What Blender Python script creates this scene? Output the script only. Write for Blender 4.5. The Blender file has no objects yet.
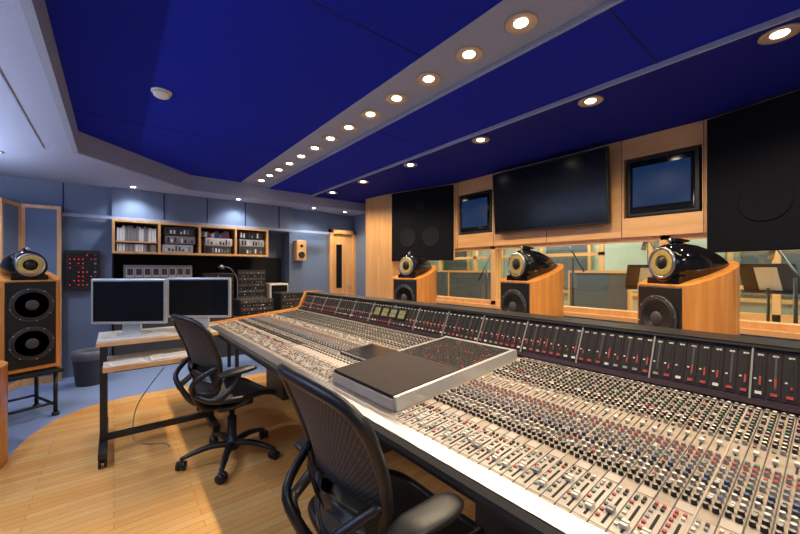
import bpy, bmesh, math, random
from mathutils import Vector, Matrix
random.seed(4)
scene=bpy.context.scene
scene.view_settings.view_transform='Standard'
scene.view_settings.look='None'
pi=math.pi
# ---------------------------------------------------------------- materials
MATS={}
def mat(name,col,rough=.5,metal=0.,emit=None,estr=0.,var=0.,vscale=20.,bump=0.,spec=.5):
    if name in MATS: return MATS[name]
    m=bpy.data.materials.new(name); m.use_nodes=True
    nt=m.node_tree; b=nt.nodes['Principled BSDF']
    b.inputs['Base Color'].default_value=(*col,1)
    b.inputs['Roughness'].default_value=rough
    b.inputs['Metallic'].default_value=metal
    b.inputs['Specular IOR Level'].default_value=spec
    if emit:
        b.inputs['Emission Color'].default_value=(*emit,1); b.inputs['Emission Strength'].default_value=estr
    if var>0 or bump>0:
        tc=nt.nodes.new('ShaderNodeTexCoord'); nz=nt.nodes.new('ShaderNodeTexNoise')
        nz.inputs['Scale'].default_value=vscale; nz.inputs['Detail'].default_value=4
        nt.links.new(tc.outputs['Object'],nz.inputs['Vector'])
        if var>0:
            r=nt.nodes.new('ShaderNodeValToRGB')
            r.color_ramp.elements[0].position=.3; r.color_ramp.elements[1].position=.7
            r.color_ramp.elements[0].color=(*[c*(1-var) for c in col],1)
            r.color_ramp.elements[1].color=(*[min(1,c*(1+var)) for c in col],1)
            nt.links.new(nz.outputs['Fac'],r.inputs['Fac']); nt.links.new(r.outputs['Color'],b.inputs['Base Color'])
        if bump>0:
            bp=nt.nodes.new('ShaderNodeBump'); bp.inputs['Strength'].default_value=bump; bp.inputs['Distance'].default_value=.01
            nt.links.new(nz.outputs['Fac'],bp.inputs['Height']); nt.links.new(bp.outputs['Normal'],b.inputs['Normal'])
    MATS[name]=m; return m
def wood(name,c1,c2,sc=(3,3,30),rough=.35):
    m=bpy.data.materials.new(name); m.use_nodes=True; nt=m.node_tree; b=nt.nodes['Principled BSDF']
    tc=nt.nodes.new('ShaderNodeTexCoord'); mp=nt.nodes.new('ShaderNodeMapping'); mp.inputs['Scale'].default_value=sc
    nz=nt.nodes.new('ShaderNodeTexNoise'); nz.inputs['Scale'].default_value=1.5; nz.inputs['Detail'].default_value=6; nz.inputs['Distortion'].default_value=.6
    r=nt.nodes.new('ShaderNodeValToRGB'); r.color_ramp.elements[0].position=.3; r.color_ramp.elements[1].position=.7
    r.color_ramp.elements[0].color=(*c1,1); r.color_ramp.elements[1].color=(*c2,1)
    nt.links.new(tc.outputs['Object'],mp.inputs['Vector']); nt.links.new(mp.outputs['Vector'],nz.inputs['Vector'])
    nt.links.new(nz.outputs['Fac'],r.inputs['Fac']); nt.links.new(r.outputs['Color'],b.inputs['Base Color'])
    b.inputs['Roughness'].default_value=rough
    return m
def plank(name,cols,rough=.3):
    m=bpy.data.materials.new(name); m.use_nodes=True; nt=m.node_tree; b=nt.nodes['Principled BSDF']
    tc=nt.nodes.new('ShaderNodeTexCoord')
    br=nt.nodes.new('ShaderNodeTexBrick'); br.inputs['Scale'].default_value=1
    br.inputs['Brick Width'].default_value=.75; br.inputs['Row Height'].default_value=.055
    br.inputs['Mortar Size'].default_value=.0012; br.inputs['Bias'].default_value=0
    br.inputs['Color1'].default_value=(*cols[0],1); br.inputs['Color2'].default_value=(*cols[1],1); br.inputs['Mortar'].default_value=(*[c*.45 for c in cols[0]],1)
    mp=nt.nodes.new('ShaderNodeMapping'); mp.inputs['Scale'].default_value=(3,50,1)
    nz=nt.nodes.new('ShaderNodeTexNoise'); nz.inputs['Scale'].default_value=1.5; nz.inputs['Detail'].default_value=5
    r=nt.nodes.new('ShaderNodeValToRGB'); r.color_ramp.elements[0].color=(.70,.60,.48,1); r.color_ramp.elements[1].color=(1,1,1,1)
    mx=nt.nodes.new('ShaderNodeMix'); mx.data_type='RGBA'; mx.blend_type='MULTIPLY'; mx.inputs[0].default_value=.8
    nt.links.new(tc.outputs['Object'],br.inputs['Vector']); nt.links.new(tc.outputs['Object'],mp.inputs['Vector'])
    nt.links.new(mp.outputs['Vector'],nz.inputs['Vector']); nt.links.new(nz.outputs['Fac'],r.inputs['Fac'])
    nt.links.new(br.outputs['Color'],mx.inputs[6]); nt.links.new(r.outputs['Color'],mx.inputs[7]); nt.links.new(mx.outputs[2],b.inputs['Base Color'])
    b.inputs['Roughness'].default_value=rough
    return m
M_floor=plank('maple_floor',[(.99,.62,.24),(.92,.47,.14)],.15)
M_carpet=mat('blue_carpet',(.22,.31,.54),.9,var=.15,vscale=120,bump=.3)
M_wallblue=mat('blue_fabric_wall',(.16,.22,.34),.85,var=.08,vscale=60,bump=.1)
M_low=mat('pale_blue_acoustic_ceiling',(.38,.44,.64),.9,var=.14,vscale=180,bump=.2)
M_fascia=mat('speckled_fascia',(.32,.37,.52),.9,var=.25,vscale=220,bump=.2)
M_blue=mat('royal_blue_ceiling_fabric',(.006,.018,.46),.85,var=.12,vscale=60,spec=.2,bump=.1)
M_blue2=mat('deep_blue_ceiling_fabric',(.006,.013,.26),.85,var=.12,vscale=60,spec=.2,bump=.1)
M_seam=mat('seam_dark',(.005,.009,.12),.9)
M_strip=mat('white_acoustic_strip',(.34,.38,.54),.9,var=.35,vscale=200,bump=.2)
M_wood=wood('oak_panel',(.74,.38,.14),(.88,.52,.23),(8,1.0,8))
M_woodv=wood('oak_panel_vertical',(.74,.38,.14),(.88,.52,.23),(10,10,.8))
M_cherry=wood('cherry_veneer',(.62,.22,.045),(.82,.36,.09),(12,12,.9),.22)
M_black=mat('black_plastic',(.012,.012,.014),.4)
M_blackm=mat('black_matte',(.01,.01,.012),.85)
M_blackg=mat('black_gloss',(.006,.006,.008),.08)
M_fabric=mat('black_fabric_grille',(.006,.007,.011),.95,var=.3,vscale=200,spec=.2)
M_fabric2=mat('black_driver_soft',(.009,.010,.013),.8,spec=.25)
M_dark=mat('dark_grey',(.05,.05,.055),.5)
M_metal=mat('brushed_metal',(.6,.6,.62),.3,1)
M_chrome=mat('chrome_dark',(.3,.3,.32),.25,1)
M_white=mat('white_plastic',(.8,.8,.8),.4)
M_silver=mat('silver_bezel',(.62,.64,.66),.35,.6)
M_screen=mat('screen_glass',(.005,.006,.008),.18,spec=.35)
M_bluescreen=mat('blue_crt_image',(.008,.015,.045),.45,emit=(.010,.045,.14),estr=.45,var=.5,vscale=6,spec=.3)
M_lamp=mat('lamp_lens',(1,1,1),.5,emit=(1,.88,.66),estr=22)
M_lampc=mat('lamp_lens_cool',(1,1,1),.5,emit=(.9,.95,1),estr=40)
M_trimw=mat('downlight_trim',(.62,.50,.40),.35,.5)
M_kevlar=mat('kevlar_cone',(.62,.47,.12),.5,var=.3,vscale=150)
M_cone=mat('woofer_cone',(.02,.02,.022),.45)
M_surround=mat('rubber_surround',(.05,.05,.055),.3)
M_red=mat('red_led',(.8,.02,.02),.4,emit=(1,.03,.02),estr=1.3)
M_redm=mat('red_cap',(.38,.05,.05),.4)
M_green=mat('green_cap',(.09,.21,.14),.4)
M_bluec=mat('blue_cap',(.08,.12,.26),.4)
M_grey=mat('grey_cap',(.27,.26,.25),.35)
M_tan=mat('console_panel_tan',(.37,.305,.235),.36,var=.15,vscale=30)
M_tan2=mat('console_panel_light',(.46,.40,.33),.33)
M_cream=mat('cream_cap',(.66,.62,.55),.35)
M_brown=mat('meter_bridge_maroon',(.040,.020,.022),.35)
M_glow=mat('meter_glow',(.20,.21,.09),.4,emit=(.5,.5,.2),estr=.04)
def weave():
    m=bpy.data.materials.new('mesh_weave'); m.use_nodes=True; nt=m.node_tree; b=nt.nodes['Principled BSDF']
    tc=nt.nodes.new('ShaderNodeTexCoord'); ck=nt.nodes.new('ShaderNodeTexChecker'); ck.inputs['Scale'].default_value=160
    ck.inputs['Color1'].default_value=(.008,.008,.01,1); ck.inputs['Color2'].default_value=(.085,.078,.075,1)
    nt.links.new(tc.outputs['Object'],ck.inputs['Vector']); nt.links.new(ck.outputs['Color'],b.inputs['Base Color'])
    b.inputs['Roughness'].default_value=.7
    return m
M_mesh=weave()
def glassmat():
    m=bpy.data.materials.new('window_glass'); m.use_nodes=True; nt=m.node_tree; nt.nodes.remove(nt.nodes['Principled BSDF'])
    o=nt.nodes['Material Output']; t=nt.nodes.new('ShaderNodeBsdfTransparent'); g=nt.nodes.new('ShaderNodeBsdfGlossy'); g.inputs['Roughness'].default_value=.02
    t.inputs['Color'].default_value=(.86,.93,.90,1)
    mx=nt.nodes.new('ShaderNodeMixShader'); mx.inputs[0].default_value=.11
    nt.links.new(t.outputs[0],mx.inputs[1]); nt.links.new(g.outputs[0],mx.inputs[2]); nt.links.new(mx.outputs[0],o.inputs[0])
    return m
M_glass=glassmat()
# ---------------------------------------------------------------- mesh builder
class MB:
    def __init__(s): s.v=[];s.f=[];s.m=[];s.sm=[];s.mats=[]
    def mi(s,m):
        if m not in s.mats: s.mats.append(m)
        return s.mats.index(m)
    def add(s,vs,fs,m,smooth=False,M=None):
        o=len(s.v); k=s.mi(m)
        if M is not None: vs=[tuple(M@Vector(v)) for v in vs]
        s.v.extend(vs)
        for f in fs: s.f.append([i+o for i in f]); s.m.append(k); s.sm.append(smooth)
    def box(s,a,b,m,M=None):
        x0,y0,z0=a;x1,y1,z1=b
        s.add([(x0,y0,z0),(x1,y0,z0),(x1,y1,z0),(x0,y1,z0),(x0,y0,z1),(x1,y0,z1),(x1,y1,z1),(x0,y1,z1)],
              [(0,3,2,1),(4,5,6,7),(0,1,5,4),(1,2,6,5),(2,3,7,6),(3,0,4,7)],m,False,M)
    def bbox(s,a,b,m,r=.01,M=None,seg=2):
        bm=bmesh.new(); bmesh.ops.create_cube(bm,size=1)
        c=[(a[i]+b[i])/2 for i in range(3)]; d=[b[i]-a[i] for i in range(3)]
        for v in bm.verts: v.co=Vector([c[i]+v.co[i]*d[i] for i in range(3)])
        bmesh.ops.bevel(bm,geom=bm.edges[:],offset=r,segments=seg,affect='EDGES',profile=.5)
        bm.verts.index_update()
        s.add([tuple(v.co) for v in bm.verts],[[v.index for v in f.verts] for f in bm.faces],m,False,M); bm.free()
    def lathe(s,prof,m,M=None,seg=24,smooth=True):
        vs=[];fs=[]
        for (z,r) in prof:
            for i in range(seg):
                a=2*pi*i/seg; vs.append((r*math.cos(a),r*math.sin(a),z))
        for j in range(len(prof)-1):
            for i in range(seg):
                k=(i+1)%seg
                fs.append((j*seg+i,j*seg+k,(j+1)*seg+k,(j+1)*seg+i))
        fs.append(tuple(range(seg-1,-1,-1))); n=(len(prof)-1)*seg; fs.append(tuple(range(n,n+seg)))
        s.add(vs,fs,m,smooth,M)
    def cyl(s,p0,p1,r0,m,r1=None,seg=12,M=None,smooth=True):
        p0=Vector(p0);p1=Vector(p1);d=p1-p0
        T=Matrix.Translation(p0)@d.to_track_quat('Z','Y').to_matrix().to_4x4()
        if M is not None: T=M@T
        s.lathe([(0,r0),(d.length,r0 if r1 is None else r1)],m,T,seg,smooth)
    def tube(s,pts,r,m,M=None,seg=8,closed=False,sub=4,flat=1.0,up=(0,0,1)):
        P=[Vector(p) for p in pts]; n=len(P); out=[]
        rs=r if isinstance(r,(list,tuple)) else [r]*n; ro=[]
        rng=n if closed else n-1
        for i in range(rng):
            g=lambda k:(P[k%n] if closed else P[max(0,min(n-1,k))])
            a,b,c,d=g(i-1),g(i),g(i+1),g(i+2)
            for t in range(sub):
                t/=sub
                out.append(.5*((2*b)+(c-a)*t+(2*a-5*b+4*c-d)*t*t+(3*b-a-3*c+d)*t**3))
                ro.append(rs[i]*(1-t)+rs[(i+1)%n]*t)
        if not closed: out.append(P[-1]); ro.append(rs[-1])
        N=len(out); vs=[];fs=[]; up=Vector(up)
        for i,p in enumerate(out):
            tg=(out[(i+1)%N]-out[i-1]) if closed else (out[min(N-1,i+1)]-out[max(0,i-1)])
            tg.normalize(); u=up
            if abs(tg.dot(u))>.95: u=Vector((1,0,0)) if abs(tg.x)<.9 else Vector((0,1,0))
            a=tg.cross(u).normalized(); b=a.cross(tg).normalized()
            for k in range(seg):
                w=2*pi*k/seg; vs.append(tuple(p+a*(ro[i]*math.cos(w))+b*(ro[i]*flat*math.sin(w))))
        for i in range(N if closed else N-1):
            j=(i+1)%N
            for k in range(seg):
                l=(k+1)%seg; fs.append((i*seg+k,i*seg+l,j*seg+l,j*seg+k))
        if not closed: fs.append(tuple(range(seg-1,-1,-1))); fs.append(tuple(range((N-1)*seg,N*seg)))
        s.add(vs,fs,m,True,M)
    def prism(s,poly,z0,z1,m,M=None,smooth=False):
        n=len(poly)
        A=sum(poly[i][0]*poly[(i+1)%n][1]-poly[(i+1)%n][0]*poly[i][1] for i in range(n))
        if A<0: poly=poly[::-1]
        f0=z0 if callable(z0) else (lambda p:z0); f1=z1 if callable(z1) else (lambda p:z1)
        vs=[(p[0],p[1],f0(p)) for p in poly]+[(p[0],p[1],f1(p)) for p in poly]
        s.add(vs,[tuple(range(n-1,-1,-1)),tuple(range(n,2*n))],m,False,M)
        s.add(vs,[(i,(i+1)%n,n+(i+1)%n,n+i) for i in range(n)],m,smooth,M)
    def ell(s,c,r,m,M=None,seg=20,rings=12):
        T=Matrix.Translation(c)@Matrix.Diagonal((*r,1))
        if M is not None: T=M@T
        s.lathe([(-math.cos(pi*i/rings),max(1e-4,math.sin(pi*i/rings))) for i in range(rings+1)],m,T,seg)
    def done(s,name,loc=(0,0,0),rz=0):
        me=bpy.data.meshes.new(name); me.from_pydata(s.v,[],s.f)
        for m in s.mats: me.materials.append(m)
        me.polygons.foreach_set('material_index',s.m); me.polygons.foreach_set('use_smooth',s.sm); me.update()
        o=bpy.data.objects.new(name,me); scene.collection.objects.link(o); o.location=loc; o.rotation_euler=(0,0,rz)
        return o
def inst(o,loc,rz=0):
    n=o.copy(); scene.collection.objects.link(n); n.location=loc; n.rotation_euler=(0,0,rz); return n
RX=Matrix.Rotation(pi/2,4,'Y')   # local z -> +x
# ---------------------------------------------------------------- room shell
b=MB(); b.box((-1.5,-2.6,-.1),(4.0,6.7,0),M_carpet); b.done('floor')
b=MB()
poly=[(-.62,-2.5),(-.62,3.3),(-.60,3.7),(-.54,4.1),(-.42,4.42),(-.2,4.65),(.1,4.75),(.5,4.76),(1.5,4.74),(2.4,4.74),(2.4,-2.5)]
b.prism(poly,0,.006,M_floor); b.done('wood_floor_inlay')
def wall(name,a,c,m):
    b=MB(); b.box(a,c,m); return b.done(name)
wall('wall_left',(-1.5,-2.6,0),(-1.4,6.7,2.7),M_wallblue)
wall('wall_rear',(-1.4,-2.6,0),(4.0,-2.5,2.7),M_wallblue)
b=MB()
b.box((-1.4,6.6,0),(2.45,6.7,2.45),M_wallblue)
b.box((-1.4,6.1,0),(-.02,6.6,2.45),M_wallblue)
b.box((2.45,6.2,0),(3.22,6.7,2.45),M_wallblue)
b.box((3.22,6.27,2.14),(3.9,6.7,2.45),M_wallblue)
b.box((3.82,6.2,0),(4.0,6.7,2.14),M_wallblue)
b.box((-.02,6.05,2.02),(2.45,6.6,2.45),M_wallblue)
for x in (-.5,.55,1.1,1.65,2.2): b.box((x,6.04 if x>0 else 6.095,2.04),(x+.012,6.06 if x>0 else 6.11,2.44),M_seam)
b.done('wall_back')
b=MB(); b.box((-1.4,6.03,2.02),(3.2,6.055,2.06),M_fascia); b.done('trim_1')
# ceilings
b=MB(); b.box((-.4,-2.6,2.65),(1.46,5.7,2.8),M_blue)
for y in (1.6,3.9): b.box((-.28,y,2.648),(1.46,y+.007,2.66),M_seam)
b.box((1.46,-2.6,2.645),(1.86,5.7,2.8),M_strip)
b.box((1.86,-2.6,2.615),(2.6,5.7,2.8),M_blue); b.box((1.848,-2.6,2.612),(1.862,5.6,2.66),M_fascia)
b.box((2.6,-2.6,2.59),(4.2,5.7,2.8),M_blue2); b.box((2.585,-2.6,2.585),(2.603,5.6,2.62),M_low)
for y in (.7,2.65): b.box((1.86,y,2.612),(2.59,y+.007,2.63),M_seam); b.box((2.6,y+.8,2.588),(4.2,y+.807,2.6),M_seam)
b.done('ceiling')
b=MB()
low=[(-1.5,-2.6),(-.28,-2.6),(-.28,4.48),(.81,5.6),(4.2,5.6),(4.2,6.7),(-1.5,6.7)]
b.prism(low,2.45,2.78,M_low)
def slab(p,q,z0,z1,m,t=.012,bb=None):
    p=Vector(p);q=Vector(q);d=(q-p).normalized();n=Vector((-d.y,d.x))*t
    bb.prism([tuple(p-n),tuple(q-n),tuple(q+n),tuple(p+n)],z0,z1,m)
slab((-.28,-2.5),(-.28,4.48),2.445,2.66,M_fascia,.02,b); slab((-.28,4.48),(.81,5.6),2.445,2.66,M_fascia,.02,b); slab((.81,5.6),(4.1,5.6),2.445,2.66,M_fascia,.02,b)
b.box((-.5,-2.5,2.444),(-.49,4.5,2.455),M_fascia)
b.done('ceiling_soffit')
# right wall
b=MB()
b.box((3.8,-2.5,0),(4.0,6.2,.86),M_wallblue)
b.box((3.8,-2.5,.86),(4.0,-1.3,2.59),M_wallblue)
b.box((3.8,5.2,.86),(4.0,6.2,2.45),M_wallblue)
b.done('wall_right')
b=MB()
b.box((3.8,-1.3,1.66),(4.1,5.2,1.84),M_wood)
b.box((3.8,-1.3,2.40),(4.1,5.2,2.59),M_wood)
for y0,y1 in ((-1.3,.72),(1.30,2.82),(3.40,5.2)): b.box((3.8,y0,1.84),(4.1,y1,2.40),M_wood)
b.box((4.08,.6,1.8),(4.1,3.5,2.45),M_blackm)
for y in (.71,1.32,2.80,3.41,2.08): b.box((3.797,y-.002,1.66),(3.80,y+.002,2.59),M_dark)
b.box((3.76,-1.3,.86),(4.06,5.2,.90),M_wood)
b.done('wall_soffit_panelling')
b=MB()
for y in (-1.28,.95,2.8,4.46): b.box((3.84,y,.9),(3.96,y+.07,1.66),M_woodv)
b.box((3.84,-1.3,.9),(3.96,5.2,.95),M_woodv); b.box((3.84,-1.3,1.62),(3.96,5.2,1.66),M_woodv)
for y0,y1 in ((-1.21,.95),(1.02,2.8),(2.87,4.46)): b.box((3.895,y0,.95),(3.905,y1,1.62),M_glass)
b.done('window_1')
# soffit mounted main monitors
def soffit_speaker(p,q,poly,tower):
    b=MB(); b.prism(poly,1.5,2.59,M_woodv)
    if tower: b.prism(tower,0,2.59,M_woodv)
    p=Vector((*p,0));q=Vector((*q,0)); d=(q-p); L=d.length; d.normalize(); n=Vector((-d.y,d.x,0))
    if n.x>0: n=-n
    T=Matrix(((d.x,n.x,0,p.x),(d.y,n.y,0,p.y),(0,0,1,0),(0,0,0,1)))
    b.bbox((.02,.0,1.49),(L-.02,.05,2.57),M_fabric,.01,T)
    def drv(x,z,r):
        D=T@Matrix.Translation((x,.05,z))@Matrix.Rotation(-pi/2,4,'X')
        b.lathe([(0,r),(.006,r),(.007,r*.95),(.004,r*.90),(.004,r*.3),(.005,r*.15),(.006,.001)],M_fabric2 if tower else M_fabric,D,28)
    drv(L*.33,1.85,.15); drv(L*.5,2.33,.07)
    if tower: drv(L*.7,1.85,.15)
    return b.done('soffit_mounted_loudspeaker')
soffit_speaker((3.8,3.46),(3.5,4.54),[(3.80,3.46),(3.5,4.54),(3.80,4.54)],[(3.5,4.54),(3.42,5.2),(3.80,5.2),(3.80,4.54)])
soffit_speaker((3.8,.69),(3.5,-.4),[(3.80,.69),(3.5,-.4),(3.80,-.9)],None)
# door back right
b=MB()
b.box((3.225,6.14,0),(3.30,6.26,2.135),M_woodv); b.box((3.74,6.14,0),(3.815,6.26,2.135),M_woodv); b.box((3.225,6.14,2.06),(3.815,6.26,2.135),M_woodv)
b.box((3.30,6.18,.01),(3.74,6.22,2.06),M_woodv); b.box((3.38,6.17,1.0),(3.5,6.185,1.85),M_screen)
b.cyl((3.68,6.13,1.02),(3.68,6.18,1.02),.012,M_metal); b.cyl((3.60,6.135,1.02),(3.69,6.135,1.02),.009,M_metal)
b.done('door_1')
# ---------------------------------------------------------------- shelves back
b=MB()
b.box((-.02,5.97,1.57),(2.0,6.4,1.60),M_wood); b.box((-.02,5.97,1.99),(2.0,6.4,2.02),M_wood)
xs=[-.02,.48,.98,1.48,1.97]
for x in xs: b.box((x,5.97,1.60),(x+.03,6.4,1.99),M_wood)
b.box((-.02,6.38,1.57),(2.0,6.4,2.02),M_blackm)
x=.03
while x<.44:
    w=random.uniform(.022,.04); h=random.uniform(.17,.21); b.box((x,6.0,1.74),(x+w-.004,6.3,1.74+h),random.choice([M_white,M_cream,M_grey,M_white])); x+=w
b.box((.02,5.99,1.72),(.47,6.38,1.74),M_wood)
x=.03
while x<.44:
    w=random.uniform(.02,.045); b.box((x,6.0,1.60),(x+w-.005,6.3,1.70),random.choice([M_dark,M_grey,M_white,M_white])); x+=w
for (x0,zz,mm) in ((.53,1.6,M_silver),(.56,1.725,M_grey),(.55,1.85,M_dark),(1.05,1.6,M_dark),(1.07,1.72,M_cream),(1.55,1.6,M_dark),(1.56,1.725,M_silver),(1.54,1.85,M_black)):
    b.bbox((x0,6.0,zz),(x0+.38,6.3,zz+.115),mm,.006)
    for k in range(8): b.box((x0+.03+k*.042,5.992,zz+.02),(x0+.052+k*.042,6.0,zz+random.uniform(.05,.1)),random.choice([M_black,M_white,M_dark,M_grey]))
x=1.03
while x<1.4:
    w=random.uniform(.02,.04); b.box((x,6.02,1.845),(x+w-.004,6.2,1.845+random.uniform(.05,.12)),random.choice([M_white,M_redm,M_grey,M_bluec])); x+=w
b.done('wall_shelf_unit')
b=MB()
b.box((.0,6.0,0),(2.4,6.55,.78),M_dark); b.box((-.0,5.93,.78),(2.42,6.58,.82),M_black)
b.done('back_counter')
b=MB(); b.box((-.0,6.57,.82),(2.43,6.595,1.57),M_blackm); b.done('niche_back_panel')
def rackgear(name,x0,x1,y,z0,z1,body=None,fr=None):
    b=MB(); b.bbox((x0,y,z0),(x1,y+.35,z1),body or M_black,.006)
    n=int((z1-z0)/.05)
    for i in range(n):
        z=z0+.01+i*.05
        b.box((x0+.02,y-.006,z),(x1-.02,y,z+.042),(fr or M_dark) if i%2 else (fr or M_blackm))
        xx=x0+.05
        while xx<x1-.05:
            b.box((xx,y-.012,z+.012),(xx+.012,y-.006,z+.026),random.choice([M_grey,M_white,M_redm,M_grey,M_black,M_dark,M_dark,M_grey])); xx+=random.uniform(.02,.06)
    return b.done(name)
rackgear('outboard_rack',1.05,1.5,6.1,.822,1.30)
rackgear('outboard_rack',1.55,2.0,6.1,.822,1.35)
b=MB(); b.bbox((.10,6.12,1.16),(.92,6.5,1.42),M_grey,.015)
for i in range(8): b.bbox((.13+i*.098,6.108,1.25),(.215+i*.098,6.122,1.38),M_silver,.004); b.box((.14+i*.098,6.104,1.28),(.205+i*.098,6.109,1.37),M_dark)
for i in range(16): b.box((.14+i*.048,6.112,1.19),(.16+i*.048,6.12,1.22),M_dark)
b.box((.14,6.14,.822),(.18,6.48,1.16),M_dark); b.box((.84,6.14,.822),(.88,6.48,1.16),M_dark); b.box((.18,6.14,.9),(.84,6.48,1.10),M_dark); b.done('tape_machine_meter_panel')
b=MB(); b.bbox((2.05,6.05,.822),(2.38,6.4,1.12),M_cream,.02); b.bbox((2.08,6.035,.86),(2.35,6.055,1.09),M_screen,.008); b.done('desktop_crt_monitor')
b=MB(); b.bbox((2.52,6.04,1.52),(2.70,6.195,1.88),M_woodv,.01)
for z,r in ((1.62,.06),(1.78,.028)): b.lathe([(0,r),(.01,r),(0.004,r*.7),(.006,.001)],M_cone,Matrix.Translation((2.61,6.04,z))@Matrix.Rotation(pi/2,4,'X'),20)
b.done('wall_mounted_speaker')
b=MB(); b.bbox((-.47,6.0,1.10),(-.14,6.098,1.60),M_black,.008)
for i in range(8):
    z=1.14+i*.054
    b.box((-.45,5.993,z),(-.16,6.0,z+.045),M_blackm)
    for k in range(6):
        if random.random()<.5: b.box((-.43+k*.04,5.987,z+.017),(-.42+k*.04,5.994,z+.026),M_red)
    b.box((-.20,5.987,z+.01),(-.175,5.994,z+.035),random.choice([M_grey,M_redm,M_dark]))
b.done('led_meter_panel')
b=MB()
def leaf(p,q,b):
    p=Vector((*p,0));q=Vector((*q,0)); d=(q-p); L=d.length; d.normalize(); n=Vector((-d.y,d.x,0))
    T=Matrix(((d.x,n.x,0,p.x),(d.y,n.y,0,p.y),(0,0,1,0),(0,0,0,1)))
    b.box((0,-.02,0),(.035,.02,2.12),M_woodv,T); b.box((L-.035,-.02,0),(L,.02,2.12),M_woodv,T)
    b.box((.035,-.02,2.08),(L-.035,.02,2.12),M_woodv,T); b.box((.035,-.02,0),(L-.035,.02,.08),M_woodv,T); b.box((.035,-.012,.08),(L-.035,.012,2.08),M_wallblue,T)
leaf((-.50,5.95),(-.84,5.98),b); leaf((-.86,5.98),(-.95,5.60),b); leaf((-.97,5.6),(-1.35,5.7),b)
b.done('folding_acoustic_screen')
# ---------------------------------------------------------------- flat TV & CRTs
b=MB()
T=Matrix.Translation((3.70,2.05,2.165))@Matrix.Rotation(math.radians(-4),4,'Y')
b.bbox((-.03,-.66,-.37),(.03,.66,.37),M_black,.012,T); b.box((-.033,-.64,-.345),(-.029,.64,.35),M_screen,T)
b.box((.03,-.2,-.15),(.085,.2,.15),M_dark,T)
b.done('flat_screen_tv')
for y0,y1 in ((.74,1.28),(2.84,3.38)):
    b=MB(); b.bbox((3.81,y0,1.845),(4.07,y1,2.395),M_black,.012)
    b.bbox((3.796,y0+.03,1.88),(3.813,y1-.03,2.36),M_blackg,.008)
    g=10;vs=[];fs=[]
    for i in range(g+1):
        for j in range(g+1):
            u=i/g*2-1;v=j/g*2-1
            vs.append((3.795-.02*(1-u*u)*(1-v*v),(y0+y1)/2+u*((y1-y0)/2-.055),2.12+v*.185))
    for i in range(g):
        for j in range(g): fs.append((i*(g+1)+j,i*(g+1)+j+1,(i+1)*(g+1)+j+1,(i+1)*(g+1)+j))
    b.add(vs,fs,M_bluescreen,True)
    b.done('crt_monitor')
# ---------------------------------------------------------------- downlights
b=MB()
b.lathe([(0,.082),(-.004,.084),(-.010,.078),(-.008,.060),(-.002,.036)],M_trimw,None,28)
b.lathe([(-.002,.036),(-.0055,.033),(-.006,.001)],M_lamp,None,20)
dl=b.done('recessed_downlight',(1.66,-.35,2.645))
b=MB()
b.lathe([(0,.05),(-.008,.052),(-.009,.035),(-.003,.026)],M_trimw,None,24)
b.lathe([(-.003,.026),(-.007,.024),(-.008,.001)],M_lampc,None,16)
dl2=b.done('small_ceiling_downlight',(.25,5.88,2.45))
def spot(loc,p,col,size=110,blend=.8,rad=.04):
    l=bpy.data.lights.new('lamp_spot','SPOT'); l.energy=p; l.color=col; l.spot_size=math.radians(size); l.spot_blend=blend; l.shadow_soft_size=rad
    o=bpy.data.objects.new('downlight_lamp',l); scene.collection.objects.link(o); o.location=loc
warm=(1,.79,.53)
for i in range(16):
    y=.35*i
    if i==0: dl.location=(1.66,y,2.645)
    else: inst(dl,(1.66,y,2.645))
    spot((1.66,y,2.62),38,warm,105)
for y in (-.8,.2,1.15,2.15,3.18,4.2,5.1):
    inst(dl,(2.72,y,2.59)); spot((2.72,y,2.575),56,warm,155,.5)
for i,(x,y) in enumerate([(.20,5.85),(1.5,5.85),(2.75,5.85),(-.85,4.9),(-.85,3.2),(-.85,1.6)]):
    if i==0: dl2.location=(x,y,2.45)
    else: inst(dl2,(x,y,2.45))
    spot((x,y,2.42),24 if i<3 else 38,(.92,.95,1),130)
for (x,y) in ((3.4,5.88),): inst(dl2,(x,y,2.45)); spot((x,y,2.42),30,(1,.8,.55))
b=MB(); b.lathe([(0,.065),(-.012,.065),(-.016,.055),(-.035,.05),(-.045,.035),(-.047,.001)],M_white,None,28); b.lathe([(-.014,.057),(-.020,.057)],M_grey,None,28)
b.done('smoke_detector',(.27,3.1,2.650))
def area(loc,rot,sx,sy,p,col):
    l=bpy.data.lights.new('area_lamp','AREA'); l.shape='RECTANGLE'; l.size=sx; l.size_y=sy; l.energy=p; l.color=col
    o=bpy.data.objects.new('area_light',l); scene.collection.objects.link(o); o.location=loc; o.rotation_euler=rot
b=MB(); b.bbox((.1,-2.1,2.60),(1.3,-1.3,2.65),M_silver,.01); b.box((.14,-2.06,2.595),(1.26,-1.34,2.602),mat('fill_panel_diffuser',(.9,.9,.9),.5,emit=(1,.95,.88),estr=2)); b.done('added_fill_panel')  # added glowing panel out of view, a housing for the fill lamp
area((.7,-1.7,2.58),(0,0,0),1.1,.7,45,(1,.88,.74))  # warm fill added behind the camera
b=MB(); b.bbox((-1.4,.2,1.88),(-1.25,5.2,1.97),M_silver,.01); b.done('added_uplight_trough')  # added trough out of view, dressing for the cool ceiling fill
area((-1.31,2.7,1.99),(pi,math.radians(-12),0),.08,4.8,80,(.88,.92,1))  # cool upward fill added to brighten the left low ceiling
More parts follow.
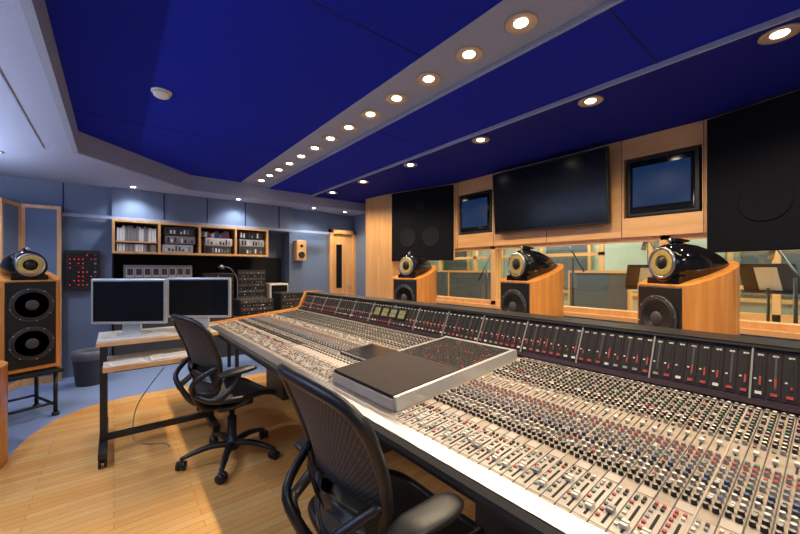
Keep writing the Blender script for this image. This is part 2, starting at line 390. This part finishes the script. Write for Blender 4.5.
# ---------------------------------------------------------------- mixing console
CY0,CY1=-1.1,4.38
ca=math.atan(.09/1.01); cs,sn=math.cos(ca),math.sin(ca)
def S(s,y,h=0): return (.86+s*cs-h*sn, y, .75+s*sn+h*cs)
b=MB()
def extr(prof,y0,y1,m,bb):
    n=len(prof)
    vs=[(x,y0,z) for x,z in prof]+[(x,y1,z) for x,z in prof]
    A=sum(prof[i][0]*prof[(i+1)%n][1]-prof[(i+1)%n][0]*prof[i][1] for i in range(n))
    fs=[tuple(range(n)),tuple(range(2*n-1,n-1,-1))]+[(i,n+i,n+(i+1)%n,(i+1)%n) for i in range(n)]
    if A<0: fs=[f[::-1] for f in fs]
    bb.add(vs,fs,m)
e=S(1.014,0)
extr([(.81,.715),(.81,.742),(.86,.75),(e[0],e[2]),(1.975,1.05),(2.14,1.05),(2.14,.5),(1.25,.5),(1.10,.64),(1.0,.70)],CY0,CY1,M_tan,b)
extr([(.770,.712),(.765,.728),(.773,.742),(.80,.747),(.812,.742),(.812,.712)],CY0,CY1,M_blackm,b)
extr([(.802,.742),(.802,.75),(.865,.757),(.868,.75)],CY0,CY1,M_metal,b)
extr([(1.96,1.045),(1.955,1.062),(2.15,1.062),(2.15,1.045)],CY0,CY1,M_black,b)
for y in (CY0-.04,CY1): extr([(.76,.69),(.76,.755),(.87,.77),(1.86,.87),(1.95,1.075),(2.17,1.075),(2.17,.45),(1.2,.45)],y,y+.04,M_cherry,b)
for y in (-.9,.6,2.1,3.6): b.box((1.35,y,0.006),(2.05,y+.5,.52),M_dark)
fx,fz=1.975-e[0],1.05-e[2]; fl=math.hypot(fx,fz); ux,uz=fx/fl,fz/fl
def Fp(t,y,h=0): return (e[0]+ux*t-uz*h, y, e[2]+uz*t+ux*h)
FB=[(0,1,2,3),(7,6,5,4),(4,5,1,0),(5,6,2,1),(6,7,3,2),(7,4,0,3)]
def facebox(t0,t1,y0,y1,h0,h1,m):
    b.add([Fp(t0,y0,h0),Fp(t0,y1,h0),Fp(t1,y1,h0),Fp(t1,y0,h0),Fp(t0,y0,h1),Fp(t0,y1,h1),Fp(t1,y1,h1),Fp(t1,y0,h1)],FB,m)
def surfbox(s0,s1,y0,y1,h0,h1,m):
    b.add([S(s0,y0,h0),S(s0,y1,h0),S(s1,y1,h0),S(s1,y0,h0),S(s0,y0,h1),S(s0,y1,h1),S(s1,y1,h1),S(s1,y0,h1)],FB,m)
facebox(0,fl,CY0,CY1,.0,.006,M_brown)
facebox(0,.02,CY0,CY1,.006,.03,M_brown)
facebox(fl-.012,fl+.004,CY0,CY1,.006,.02,M_black)
P=.0405
ch=[]; y=CY0+.02
while y+P<CY1-.01: ch.append(y); y+=P
for i,y in enumerate(ch):
    facebox(.035,fl-.02,y+.003,y+P-.003,.006,.010,M_blackm)
    if i%8==0: facebox(.02,fl-.012,y-.003,y+.003,.006,.016,M_grey)
    facebox(.07,fl-.035,y+.013,y+.02,.010,.012,M_black if i%3 else M_dark)
    facebox(.045,.056,y+.010,y+.028,.010,.014,random.choice([M_redm,M_redm,M_grey,M_cream]))
    if random.random()<.8: facebox(.08,.08+random.uniform(.01,.05),y+.013,y+.019,.011,.0135,M_redm)
    facebox(fl-.04,fl-.034,y+.010,y+.026,.010,.012,M_cream)
    facebox(.10,.106,y+.026,y+.033,.010,.013,M_cream)
for y in (2.30,2.42,2.54,2.66):
    facebox(.09,.18,y,y+.10,.01,.018,M_black)
    for q in range(2):
        for r in range(2): facebox(.10+q*.037,.132+q*.037,y+.01+r*.042,y+.048+r*.042,.018,.020,M_glow)
kn=8; ring=[(math.cos(2*pi*k/kn),math.sin(2*pi*k/kn)) for k in range(kn)]
def knob(s,y,r,h,m,cap):
    vs=[S(s+r*c,y+r*d,.001) for c,d in ring]+[S(s+r*.82*c,y+r*.82*d,h) for c,d in ring]
    b.add(vs,[(k,(k+1)%kn,kn+(k+1)%kn,kn+k)[::-1] for k in range(kn)],m)
    b.add(vs[kn:],[tuple(range(kn))[::-1]],cap)
LID=(1.14,1.72)
rows=[]
s=.255
bandcols=[(M_black,M_grey),(M_grey,M_cream),(M_dark,M_bluec),(M_grey,M_grey),(M_grey,M_redm),(M_grey,M_grey),(M_black,M_cream),(M_dark,M_grey),(M_dark,M_green),(M_dark,M_grey)]
k=0
while s<.985:
    if .555<s<.60: s=.665
    rows.append((s,k)); s+=.0275; k+=1
for i,y in enumerate(ch):
    yc=y+P/2
    in_lid=LID[0]-.01<yc<LID[1]+.01
    if in_lid: continue
    surfbox(.0,1.005,y-.0012,y+.0012,.0,.002,M_dark)
    if i%2==0: surfbox(.21,.245,y+.002,y+P-.002,.0,.0015,M_tan2)
    if i%8==0: surfbox(.0,1.005,y-.002,y+.002,0,.004,M_tan2)
    surfbox(.025,.20,y+.001,y+P-.001,0,.001,M_tan2)
    surfbox(.035,.155,yc-.008,yc-.002,.001,.002,M_blackm)
    f=.06+.08*abs(math.sin(i*.37))*random.random()
    surfbox(f-.011,f+.011,yc-.012,yc+.004,.002,.012,M_cream if i%5 else M_grey); surfbox(f-.0015,f+.0015,yc-.012,yc+.004,.012,.0125,M_black)
    for q,t in enumerate((.05,.075,.10,.125,.15)):
        surfbox(t,t+.009,yc+.008,yc+.016,.001,.006,random.choice([M_grey,M_black,M_grey,M_cream,M_green,M_redm]))
    for t in (.17,.185):
        for dy in (-.010,.006): surfbox(t,t+.009,yc+dy,yc+dy+.007,.001,.007,random.choice([M_black,M_grey,M_cream,M_redm,M_black]))
    surfbox(.57,.64,yc-.0025,yc+.0025,.001,.002,M_blackm); f=.58+.05*random.random()
    surfbox(f-.008,f+.008,yc-.006,yc+.006,.002,.011,M_cream)
    mid=1.74<yc<2.14
    for s,k in rows:
        if mid and .32<s<.62: continue
        base,cap=bandcols[(k//2)%10]
        if random.random()<.06: cap=random.choice([M_redm,M_green,M_cream,M_bluec])
        knob(s,yc-.0095,.0072,.013,base,cap)
        if k%3==2:
            surfbox(s-.008,s-.001,yc+.005,yc+.013,.001,.006,random.choice([M_cream,M_grey,M_black])); surfbox(s+.003,s+.010,yc+.005,yc+.013,.001,.006,random.choice([M_redm,M_grey,M_cream,M_grey]))
        else: knob(s+.004,yc+.0095,.0066,.013,base,cap if k%2 else M_grey)
surfbox(.33,.60,1.76,2.12,.0,.02,M_dark); surfbox(.35,.58,1.78,2.10,.02,.022,M_screen)
surfbox(.17,.30,1.76,2.6,.0,.006,M_tan2)
b.done('mixing_console')
b=MB()
L=surfbox
M_pad=mat('leather_pad',(.036,.026,.025),.75,spec=.25); M_lidb=mat('lid_dark_module',(.016,.012,.013),.7,spec=.25)
L(.05,.93,1.18,1.70,.003,.05,M_tan2)
L(.06,.92,1.160,1.18,.003,.064,M_silver); L(.06,.92,1.70,1.715,.003,.058,M_silver); L(.92,.94,1.160,1.715,.003,.060,M_silver)
L(.06,.49,1.185,1.695,.05,.066,M_pad)
L(.50,.92,1.185,1.695,.05,.056,M_lidb)
for i in range(16):
    for j in range(20):
        L(.52+i*.025,.530+i*.025,1.20+j*.025,1.207+j*.025,.056,.060,random.choice([M_brown,M_brown,M_dark,M_dark,M_brown,M_black,M_dark,M_redm]))
b.done('producer_desk_lid')
# ---------------------------------------------------------------- loudspeakers
def speaker():
    b=MB()
    half=[(.22,.165),(.21,.195),(.17,.213),(.08,.218),(-.02,.208),(-.11,.182),(-.19,.14),(-.25,.085),(-.285,.03)]
    poly=half+[(x,-y) for x,y in reversed(half)]
    top=lambda p:.825+(.22-p[0])*.30
    b.prism(poly,0.03,top,M_cherry,None,True)
    b.prism([(x*.96,y*.92) for x,y in poly],0,.03,M_black)
    b.bbox((.215,-.165,.06),(.232,.165,.815),M_black,.008)
    for z in (.27,.61):
        D=Matrix.Translation((.232,0,z))@RX
        b.lathe([(0,.148),(.010,.148),(.013,.141),(.010,.132)],M_surround,D,32)
        b.lathe([(.010,.132),(.014,.125),(.010,.112),(.008,.10),(.004,.06),(.003,.05)],M_cone,D,32)
        b.lathe([(.003,.05),(.014,.042),(.020,.022),(.022,.001)],M_dark,D,24)
        for a in range(8):
            w=a*pi/4+.2; b.cyl((.243,.142*math.cos(w),z+.142*math.sin(w)),(.248,.142*math.cos(w),z+.142*math.sin(w)),.005,M_metal,seg=6)
    b.prism([(.2,.12),(.2,-.12),(-.12,-.09),(-.2,0),(-.12,.09)],.82,lambda p:.865+(.22-p[0])*.27,M_blackg,None)
    D=Matrix.Translation((.20,0,.965))@Matrix.Rotation(-pi/2,4,'Y')@Matrix.Rotation(math.radians(-5),4,'Y')
    prof=[(0,.100),(.01,.118),(.05,.134),(.11,.140),(.19,.136),(.27,.120),(.35,.094),(.42,.062),(.47,.032),(.49,.001)]
    b.lathe(prof,M_blackg,D,32)
    D=Matrix.Translation((.20,0,.965))@RX
    b.lathe([(0,.102),(.010,.100),(.012,.090),(.006,.084)],M_metal,D,32)
    b.lathe([(.006,.084),(.008,.080),(.006,.05),(.004,.03)],M_kevlar,D,32)
    b.lathe([(.004,.045),(.010,.034),(.024,.001)],M_black,D,20)
    D=Matrix.Translation((.15,0,1.108))@Matrix.Rotation(-pi/2,4,'Y')
    b.lathe([(0,.016),(.03,.020),(.08,.016),(.13,.008),(.15,.001)],M_blackg,D,20)
    b.lathe([(0,.016),(.003,.013),(.006,.001)],M_metal,Matrix.Translation((.15,0,1.108))@RX,20)
    return b
def stand():
    b=MB(); b.bbox((-.27,-.22,.40),(.25,.22,.43),M_blackm,.01)
    for x in (-.22,.2):
        for y in (-.17,.17):
            b.cyl((x,y,.40),(x,y,.03),.016,M_black); b.cyl((x,y,0.0),(x,y,.03),.028,M_black,seg=14)
    for y in (-.17,.17): b.cyl((-.22,y,.10),(.2,y,.10),.012,M_black)
    for x in (-.22,.2): b.cyl((x,-.17,.12),(x,.17,.12),.012,M_black)
    return b
sp=speaker().done('loudspeaker'); stn=stand().done('speaker_stand')
def face(loc,rz,first=False):
    if first: sp.location=(loc[0],loc[1],.43);sp.rotation_euler=(0,0,rz);stn.location=(loc[0],loc[1],0);stn.rotation_euler=(0,0,rz)
    else: inst(sp,(loc[0],loc[1],.43),rz); inst(stn,(loc[0],loc[1],0),rz)
face((-.66,4.70),math.radians(-66),True)
face((2.91,.61),math.radians(147))
face((2.83,1.66),math.radians(166))
face((2.74,3.08),math.radians(190))
# ---------------------------------------------------------------- task chair
def chair():
    b=MB()
    for k in range(5):
        a=2*pi*k/5+.3; c,s=math.cos(a),math.sin(a)
        b.tube([(0,0,.10),(c*.12,s*.12,.115),(c*.22,s*.22,.10),(c*.31,s*.31,.075)],[.030,.026,.022,.016],M_black,flat=.8)
        T=Matrix.Translation((c*.31,s*.31,.0))@Matrix.Rotation(a+1.2,4,'Z')
        b.cyl((0,0,.04),(0,0,.08),.010,M_black,M=T)
        for d in (-.018,.018): b.cyl((0,d-.009,.030),(0,d+.009,.030),.030,M_black,M=T,seg=18)
        b.ell((0,0,.045),(.028,.014,.024),M_dark,T,12,8)
    b.lathe([(.07,.05),(.13,.042),(.135,.03),(.30,.03),(.30,.018),(.40,.018)],M_black,None,20)
    b.bbox((-.13,-.09,.37),(.12,.09,.43),M_black,.02)
    g=14
    def seatp(u,v):
        w=.245*(1-.10*abs(v)**3); x=.02+v*.235*(1-.12*u**4)
        z=.475+.018*u*u+ (-.045*max(0,v-.45)**2*4) + .02*max(0,-v-.4)
        return (x,u*w,z-.012*(1-u*u)*(1-v*v))
    vs=[];fs=[]
    for i in range(g+1):
        for j in range(g+1): vs.append(seatp(i/g*2-1,j/g*2-1))
    for i in range(g):
        for j in range(g): fs.append((i*(g+1)+j,(i+1)*(g+1)+j,(i+1)*(g+1)+j+1,i*(g+1)+j+1))
    b.add(vs,fs,M_mesh,True)
    ringp=[seatp(-1,-.85),seatp(-1,-.3),seatp(-1,.4),seatp(-.97,.85),seatp(-.75,1),seatp(0,1),seatp(.75,1),seatp(.97,.85),seatp(1,.4),seatp(1,-.3),seatp(1,-.85),seatp(.8,-1),seatp(0,-1),seatp(-.8,-1)]
    b.tube(ringp,.019,M_black,closed=True,sub=5)
    for s in (-1,1): b.tube([(-.1,s*.08,.40),(-.05,s*.16,.42),(0,s*.235,.475)],.018,M_black)
    def wv(v): return .165+.085*math.sin(min(1,max(0,v))*pi*.62)-.03*max(0,v-.8)*5*max(0,v-.8)
    def backp(u,v,off=0):
        w=wv(v); ztop=.03*u*u*v
        x=-.235-.10*v+.035*math.sin(v*pi*1.1)+.055*u*u
        return (x+off,u*w,.53+.50*v-ztop)
    vs=[];fs=[]
    for i in range(g+1):
        for j in range(g+1): vs.append(backp(i/g*2-1,j/g))
    for i in range(g):
        for j in range(g): fs.append((i*(g+1)+j,i*(g+1)+j+1,(i+1)*(g+1)+j+1,(i+1)*(g+1)+j))
    b.add(vs,fs,M_mesh,True)
    rp=[backp(-1,v) for v in (.08,.3,.5,.7,.9)]+[backp(-.85,1.0),backp(-.4,1.02),backp(0,1.02),backp(.4,1.02),backp(.85,1.0)]+[backp(1,v) for v in (.9,.7,.5,.3,.08)]+[backp(.75,0),backp(0,-.02),backp(-.75,0)]
    b.tube(rp,.016,M_black,closed=True,sub=5,flat=1.2)
    vs=[backp(u,v,-.020-.012*(1-abs((v-.29)/.09))) for v in (.18,.24,.29,.34,.40) for u in (-.85,-.45,0,.45,.85)]
    b.add(vs,[(j*5+i,j*5+i+1,j*5+i+6,j*5+i+5) for j in range(4) for i in range(4)]+[(j*5+i+5,j*5+i+6,j*5+i+1,j*5+i) for j in range(4) for i in range(4)],M_black,True)
    for s in (-1,1):
        b.tube([(-.10,s*.05,.41),(-.22,s*.07,.44),(-.29,s*.10,.54),(-.31,s*.15,.64),tuple(Vector(backp(s*.98,.42)))],[.022,.022,.018,.016,.014],M_black)
        b.tube([(-.29,s*.13,.55),(-.25,s*.25,.53),(-.18,s*.285,.56),(-.12,s*.29,.62),(-.09,s*.29,.675)],[.02,.02,.02,.018,.016],M_black)
        b.tube([(-.22,s*.288,.682),(-.16,s*.292,.692),(-.07,s*.298,.697),(-.02,s*.290,.697),(.01,s*.278,.692)],[.030,.048,.050,.046,.030],M_black,flat=.42,seg=14)
    return b
c1=chair().done('office_chair',(.66,2.74,.006),math.radians(12))
inst(c1,(.745,.975,.006),math.radians(0))
# ---------------------------------------------------------------- computer desk
b=MB()
M_desk=mat('desk_laminate',(.66,.60,.52),.4)
b.bbox((-.10,3.32,.80),(.69,3.92,.825),M_desk,.004); b.box((-.10,3.315,.798),(.69,3.325,.827),M_wood)
b.bbox((-.06,3.12,.66),(.66,3.55,.685),M_desk,.004); b.box((-.06,3.113,.655),(.66,3.122,.688),M_wood)
for x in (-.06,.64):
    b.box((x-.02,3.34,.10),(x+.02,3.40,.80),M_black); b.box((x-.02,3.78,.10),(x+.02,3.84,.80),M_black)
    b.box((x-.025,3.12,.07),(x+.025,3.88,.11),M_black); b.box((x-.015,3.14,.63),(x+.015,3.8,.66),M_black)
    for y in (3.15,3.85):
        b.cyl((x,y,.04),(x,y,.08),.012,M_black)
        for d in (-.016,.016): b.cyl((x+d-.008,y,.036),(x+d+.008,y,.036),.030,M_black,seg=16)
b.box((-.06,3.35,.11),(.64,3.39,.15),M_black); b.box((-.06,3.79,.55),(.64,3.83,.60),M_black)
b.done('computer_desk')
def display(loc,rz):
    b=MB()
    b.bbox((-.285,-.016,.09),(.285,.016,.455),M_silver,.008); b.box((-.266,-.018,.112),(.266,-.0155,.433),M_screen)
    b.bbox((-.09,-.02,.0),(.09,.14,.012),M_silver,.004); b.prism([(-.07,.02),(.07,.02),(.07,.04),(-.07,.04)],.01,.2,M_silver)
    b.box((-.07,.012,.18),(.07,.04,.26),M_silver)
    return b.done('computer_monitor',loc,rz)
display((.10,3.60,.826),math.radians(-34)); display((.61,3.68,.826),math.radians(-38))
def keyboard(loc,rz,n='computer_keyboard'):
    b=MB(); b.bbox((-.21,-.065,0),(.21,.065,.016),M_white,.005)
    for r in range(5):
        for c in range(17): b.box((-.2+c*.0237,-.055+r*.0225,.016),(-.2+c*.0237+.019,-.055+r*.0225+.018,.021),M_cream)
    return b.done(n,loc,rz)
keyboard((.42,3.22,.686),.05); keyboard((.12,3.42,.826),-.05)
b=MB(); b.ell((0,0,.018),(.03,.05,.018),M_white); b.done('computer_mouse',(.60,3.40,.826))
b=MB(); b.bbox((-.1,-.07,0),(.1,.07,.006),M_white,.002); b.box((-.08,-.06,.006),(.08,.06,.007),M_cream); b.done('notepad',(.07,3.21,.687),.2)
b=MB(); b.tube([(.34,3.7,.5),(.15,3.6,.25),(.12,3.5,.02),(.2,3.35,.012),(.30,3.28,.012),(.33,3.2,.012)],.004,M_grey,sub=8); b.done('power_cable')
b=MB(); b.lathe([(0,.13),(.02,.135),(.36,.165),(.37,.172),(.38,.165)],M_dark,None,24)
b.lathe([(.30,.172),(.36,.178),(.40,.165),(.405,.13),(.37,.08),(.36,.001)],mat('bin_liner',(.16,.17,.2),.35,bump=.6,vscale=25),None,24); b.done('waste_bin',(-.22,5.6,0))
b=MB(); pl=[(-1.35,3.3)]+[(-.90+.32*math.cos(a),3.66+.32*math.sin(a)) for a in [(-90+i*15)*pi/180 for i in range(13)]]+[(-1.35,3.98)]
b.prism(pl,0.006,.66,M_cherry,None,True); b.prism(pl,.66,.69,M_cherry); b.done('curved_wood_cabinet')
b=MB(); b.bbox((1.2,4.9,.70),(2.9,5.4,.74),M_black,.006)
for x in (1.25,2.85):
    for y in (4.95,5.35): b.box((x-.02,y-.02,0.0),(x+.02,y+.02,.70),M_black)
b.done('equipment_table')
rackgear('outboard_rack',1.3,1.75,5.0,.742,.95); rackgear('outboard_rack',1.85,2.3,5.0,.742,1.02)
b=MB(); b.lathe([(0,.035),(.09,.04),(.085,.035)],M_redm,None,16); b.tube([(.035,0,.07),(.065,0,.06),(.06,0,.03),(.035,0,.02)],.005,M_redm); b.done('coffee_mug',(2.42,5.05,.741))
b=MB(); b.bbox((2.55,5.0,.741),(2.85,5.3,.80),M_cream,.005); b.bbox((2.58,5.03,.80),(2.80,5.28,.84),M_redm,.005); b.done('paper_stack')
b=MB(); b.lathe([(0,.07),(.015,.07),(.02,.02)],M_black,None,20); b.tube([(0,0,.02),(0,0,.34),(-.03,0,.46)],.007,M_metal); b.tube([(-.03,0,.46),(-.12,-.03,.56),(-.24,-.06,.585)],.007,M_metal)
b.cyl((-.23,-.06,.60),(-.25,-.07,.56),.02,M_metal,r1=.05,seg=18); b.done('desk_lamp',(1.52,5.99,.82))
# ---------------------------------------------------------------- live room
LX=8.6
M_lr=mat('live_room_grey_green_wall',(.40,.45,.40),.8,var=.06,vscale=5)
M_lrd=mat('live_room_dark_absorber',(.10,.12,.14),.9,var=.1,vscale=40)
M_lrg=mat('frosted_glazing',(.44,.55,.48),.3)
wall('wall_live_room_back',(LX,-4,0),(LX+.1,10,3.6),M_lr)
wall('wall_live_room_left',(4.0,9.9,0),(LX,10,3.6),M_lr); wall('wall_live_room_right',(4.0,-4.1,0),(LX,-4,3.6),M_lr)
wall('floor_live_room',(4.0,-4,-.1),(LX,10,0),M_floor)
wall('ceiling_live_room',(4.0,-4,3.5),(LX,10,3.6),M_lr)
b=MB(); b.box((4.0,-4,2.6),(4.1,9.9,3.5),M_lr); b.box((4.0,5.2,0),(4.1,9.9,2.6),M_lr); b.box((4.0,-4,0),(4.1,-1.3,2.6),M_lr); b.done('wall_live_room_front')
b=MB()
y=-3.6; i=0
while y<9.3:
    b.box((LX-.08,y,0),(LX-.002,y+.07,2.9),M_woodv); b.box((LX-.04,y+.1,.9),(LX-.002,y+1.1,2.6),M_lrg if i%3 else M_lrd); y+=1.2; i+=1
for z in (.8,2.75): b.box((LX-.09,-3.8,z),(LX-.003,9.8,z+.06),M_wood)
b.done('live_room_wood_panelling')
b=MB()
ys=(-1.6,-.4,.5,1.5,2.7,4.4,5.6,6.8)
for y in ys:
    b.box((6.9,y,0),(6.98,y+.08,2.9),M_woodv)
b.box((6.9,-1.6,2.82),(6.98,6.88,2.9),M_wood); b.box((6.9,-1.6,1.62),(6.98,1.5,1.68),M_wood); b.box((6.9,2.7,1.62),(6.98,6.88,1.68),M_wood)
b.box((6.9,-1.6,0),(6.98,1.5,.75),M_wood); b.box((6.9,-1.6,1.08),(6.98,1.5,1.13),M_wood)
for y0,y1 in ((-1.52,-.4),(-.32,.5),(.58,1.5),(2.78,4.4),(4.48,5.6),(5.68,6.8)): b.box((6.935,y0,.75),(6.945,y1,1.62),M_glass)
b.done('isolation_booth_partition')
for (x,y,r) in ((5.7,4.7,.4),(6.2,2.5,-.2),(6.1,-1.7,.4),(6.3,6.2,.1)):
    b=MB(); b.box((-.03,-.5,.12),(.03,.5,1.3),M_lrd)
    for yy in (-.52,.5): b.box((-.04,yy,.05),(.04,yy+.03,1.33),M_woodv); b.box((-.2,yy,.0),(.2,yy+.03,.05),M_woodv)
    b.box((-.04,-.52,1.3),(.04,.53,1.34),M_wood); b.box((-.04,-.52,.08),(.04,.53,.12),M_wood); b.done('acoustic_gobo',(x,y,0),r)
b=MB()
for i in range(4): b.box((6.4,3.2,.75+i*.16),(6.44,4.1,.79+i*.16),M_woodv)
for y in (3.2,4.05): b.box((6.39,y,0),(6.45,y+.05,1.35),M_woodv)
b.done('wooden_railing')
for (x,y,h) in ((4.8,1.25,1.75),(4.7,.25,1.6),(4.9,2.3,1.9),(4.7,3.6,1.7),(4.7,-.9,1.5)):
    b=MB(); b.cyl((0,0,.02),(0,0,h*.8),.014,M_black)
    for k in range(3): a=k*2*pi/3; b.cyl((0,0,.2),(.3*math.cos(a),.3*math.sin(a),.01),.010,M_black)
    b.cyl((-.3,.1,h*.7),(.35,-.1,h),.010,M_black); b.cyl((.35,-.1,h),(.40,-.1,h-.15),.026,M_chrome); b.done('microphone_stand',(x,y,0),random.random()*3)
# music stands
for (x,y,r) in ((5.6,-.3,.3),(5.6,.5,-.4),(5.5,1.6,.6),(5.5,3.2,.1)):
    b=MB(); b.cyl((0,0,.02),(0,0,1.15),.014,M_black)
    for k in range(3): a=k*2*pi/3; b.cyl((0,0,.2),(.28*math.cos(a),.28*math.sin(a),.01),.010,M_black)
    T=Matrix.Translation((0,0,1.27))@Matrix.Rotation(math.radians(-22),4,'Y')
    b.box((-.006,-.25,-.16),(.006,.25,.16),M_black,T); b.box((-.06,-.25,-.17),(.006,.25,-.16),M_black,T); b.box((-.012,-.1,-.15),(-.007,.1,.12),M_white,T)
    b.done('music_stand',(x,y,0),r)
for (x,y) in ((5.5,0),(5.5,3),(6.0,6.5),(7.9,4.0),(7.9,0)):
    b=MB(); b.bbox((x-.5,y-.5,3.44),(x+.5,y+.5,3.5),M_silver,.01); b.box((x-.45,y-.45,3.435),(x+.45,y+.45,3.442),mat('fill_panel_diffuser2',(.9,.9,.9),.5,emit=(1,.93,.8),estr=3)); b.done('live_room_light_panel')
    area((x,y,3.42),(0,0,0),.9,.9,105,(1,.93,.82))
# ---------------------------------------------------------------- world & camera
w=bpy.data.worlds.new('World'); scene.world=w; w.use_nodes=True; w.node_tree.nodes['Background'].inputs[0].default_value=(.1,.12,.2,1); w.node_tree.nodes['Background'].inputs[1].default_value=.3
cam=bpy.data.cameras.new('Camera'); co=bpy.data.objects.new('Camera',cam); scene.collection.objects.link(co)
co.location=(0,0,1.35); cam.sensor_width=36; cam.lens=355/800*36; cam.clip_start=.02
co.rotation_euler=(pi/2,0,-math.radians(38.86)); cam.shift_y=3/800
scene.camera=co
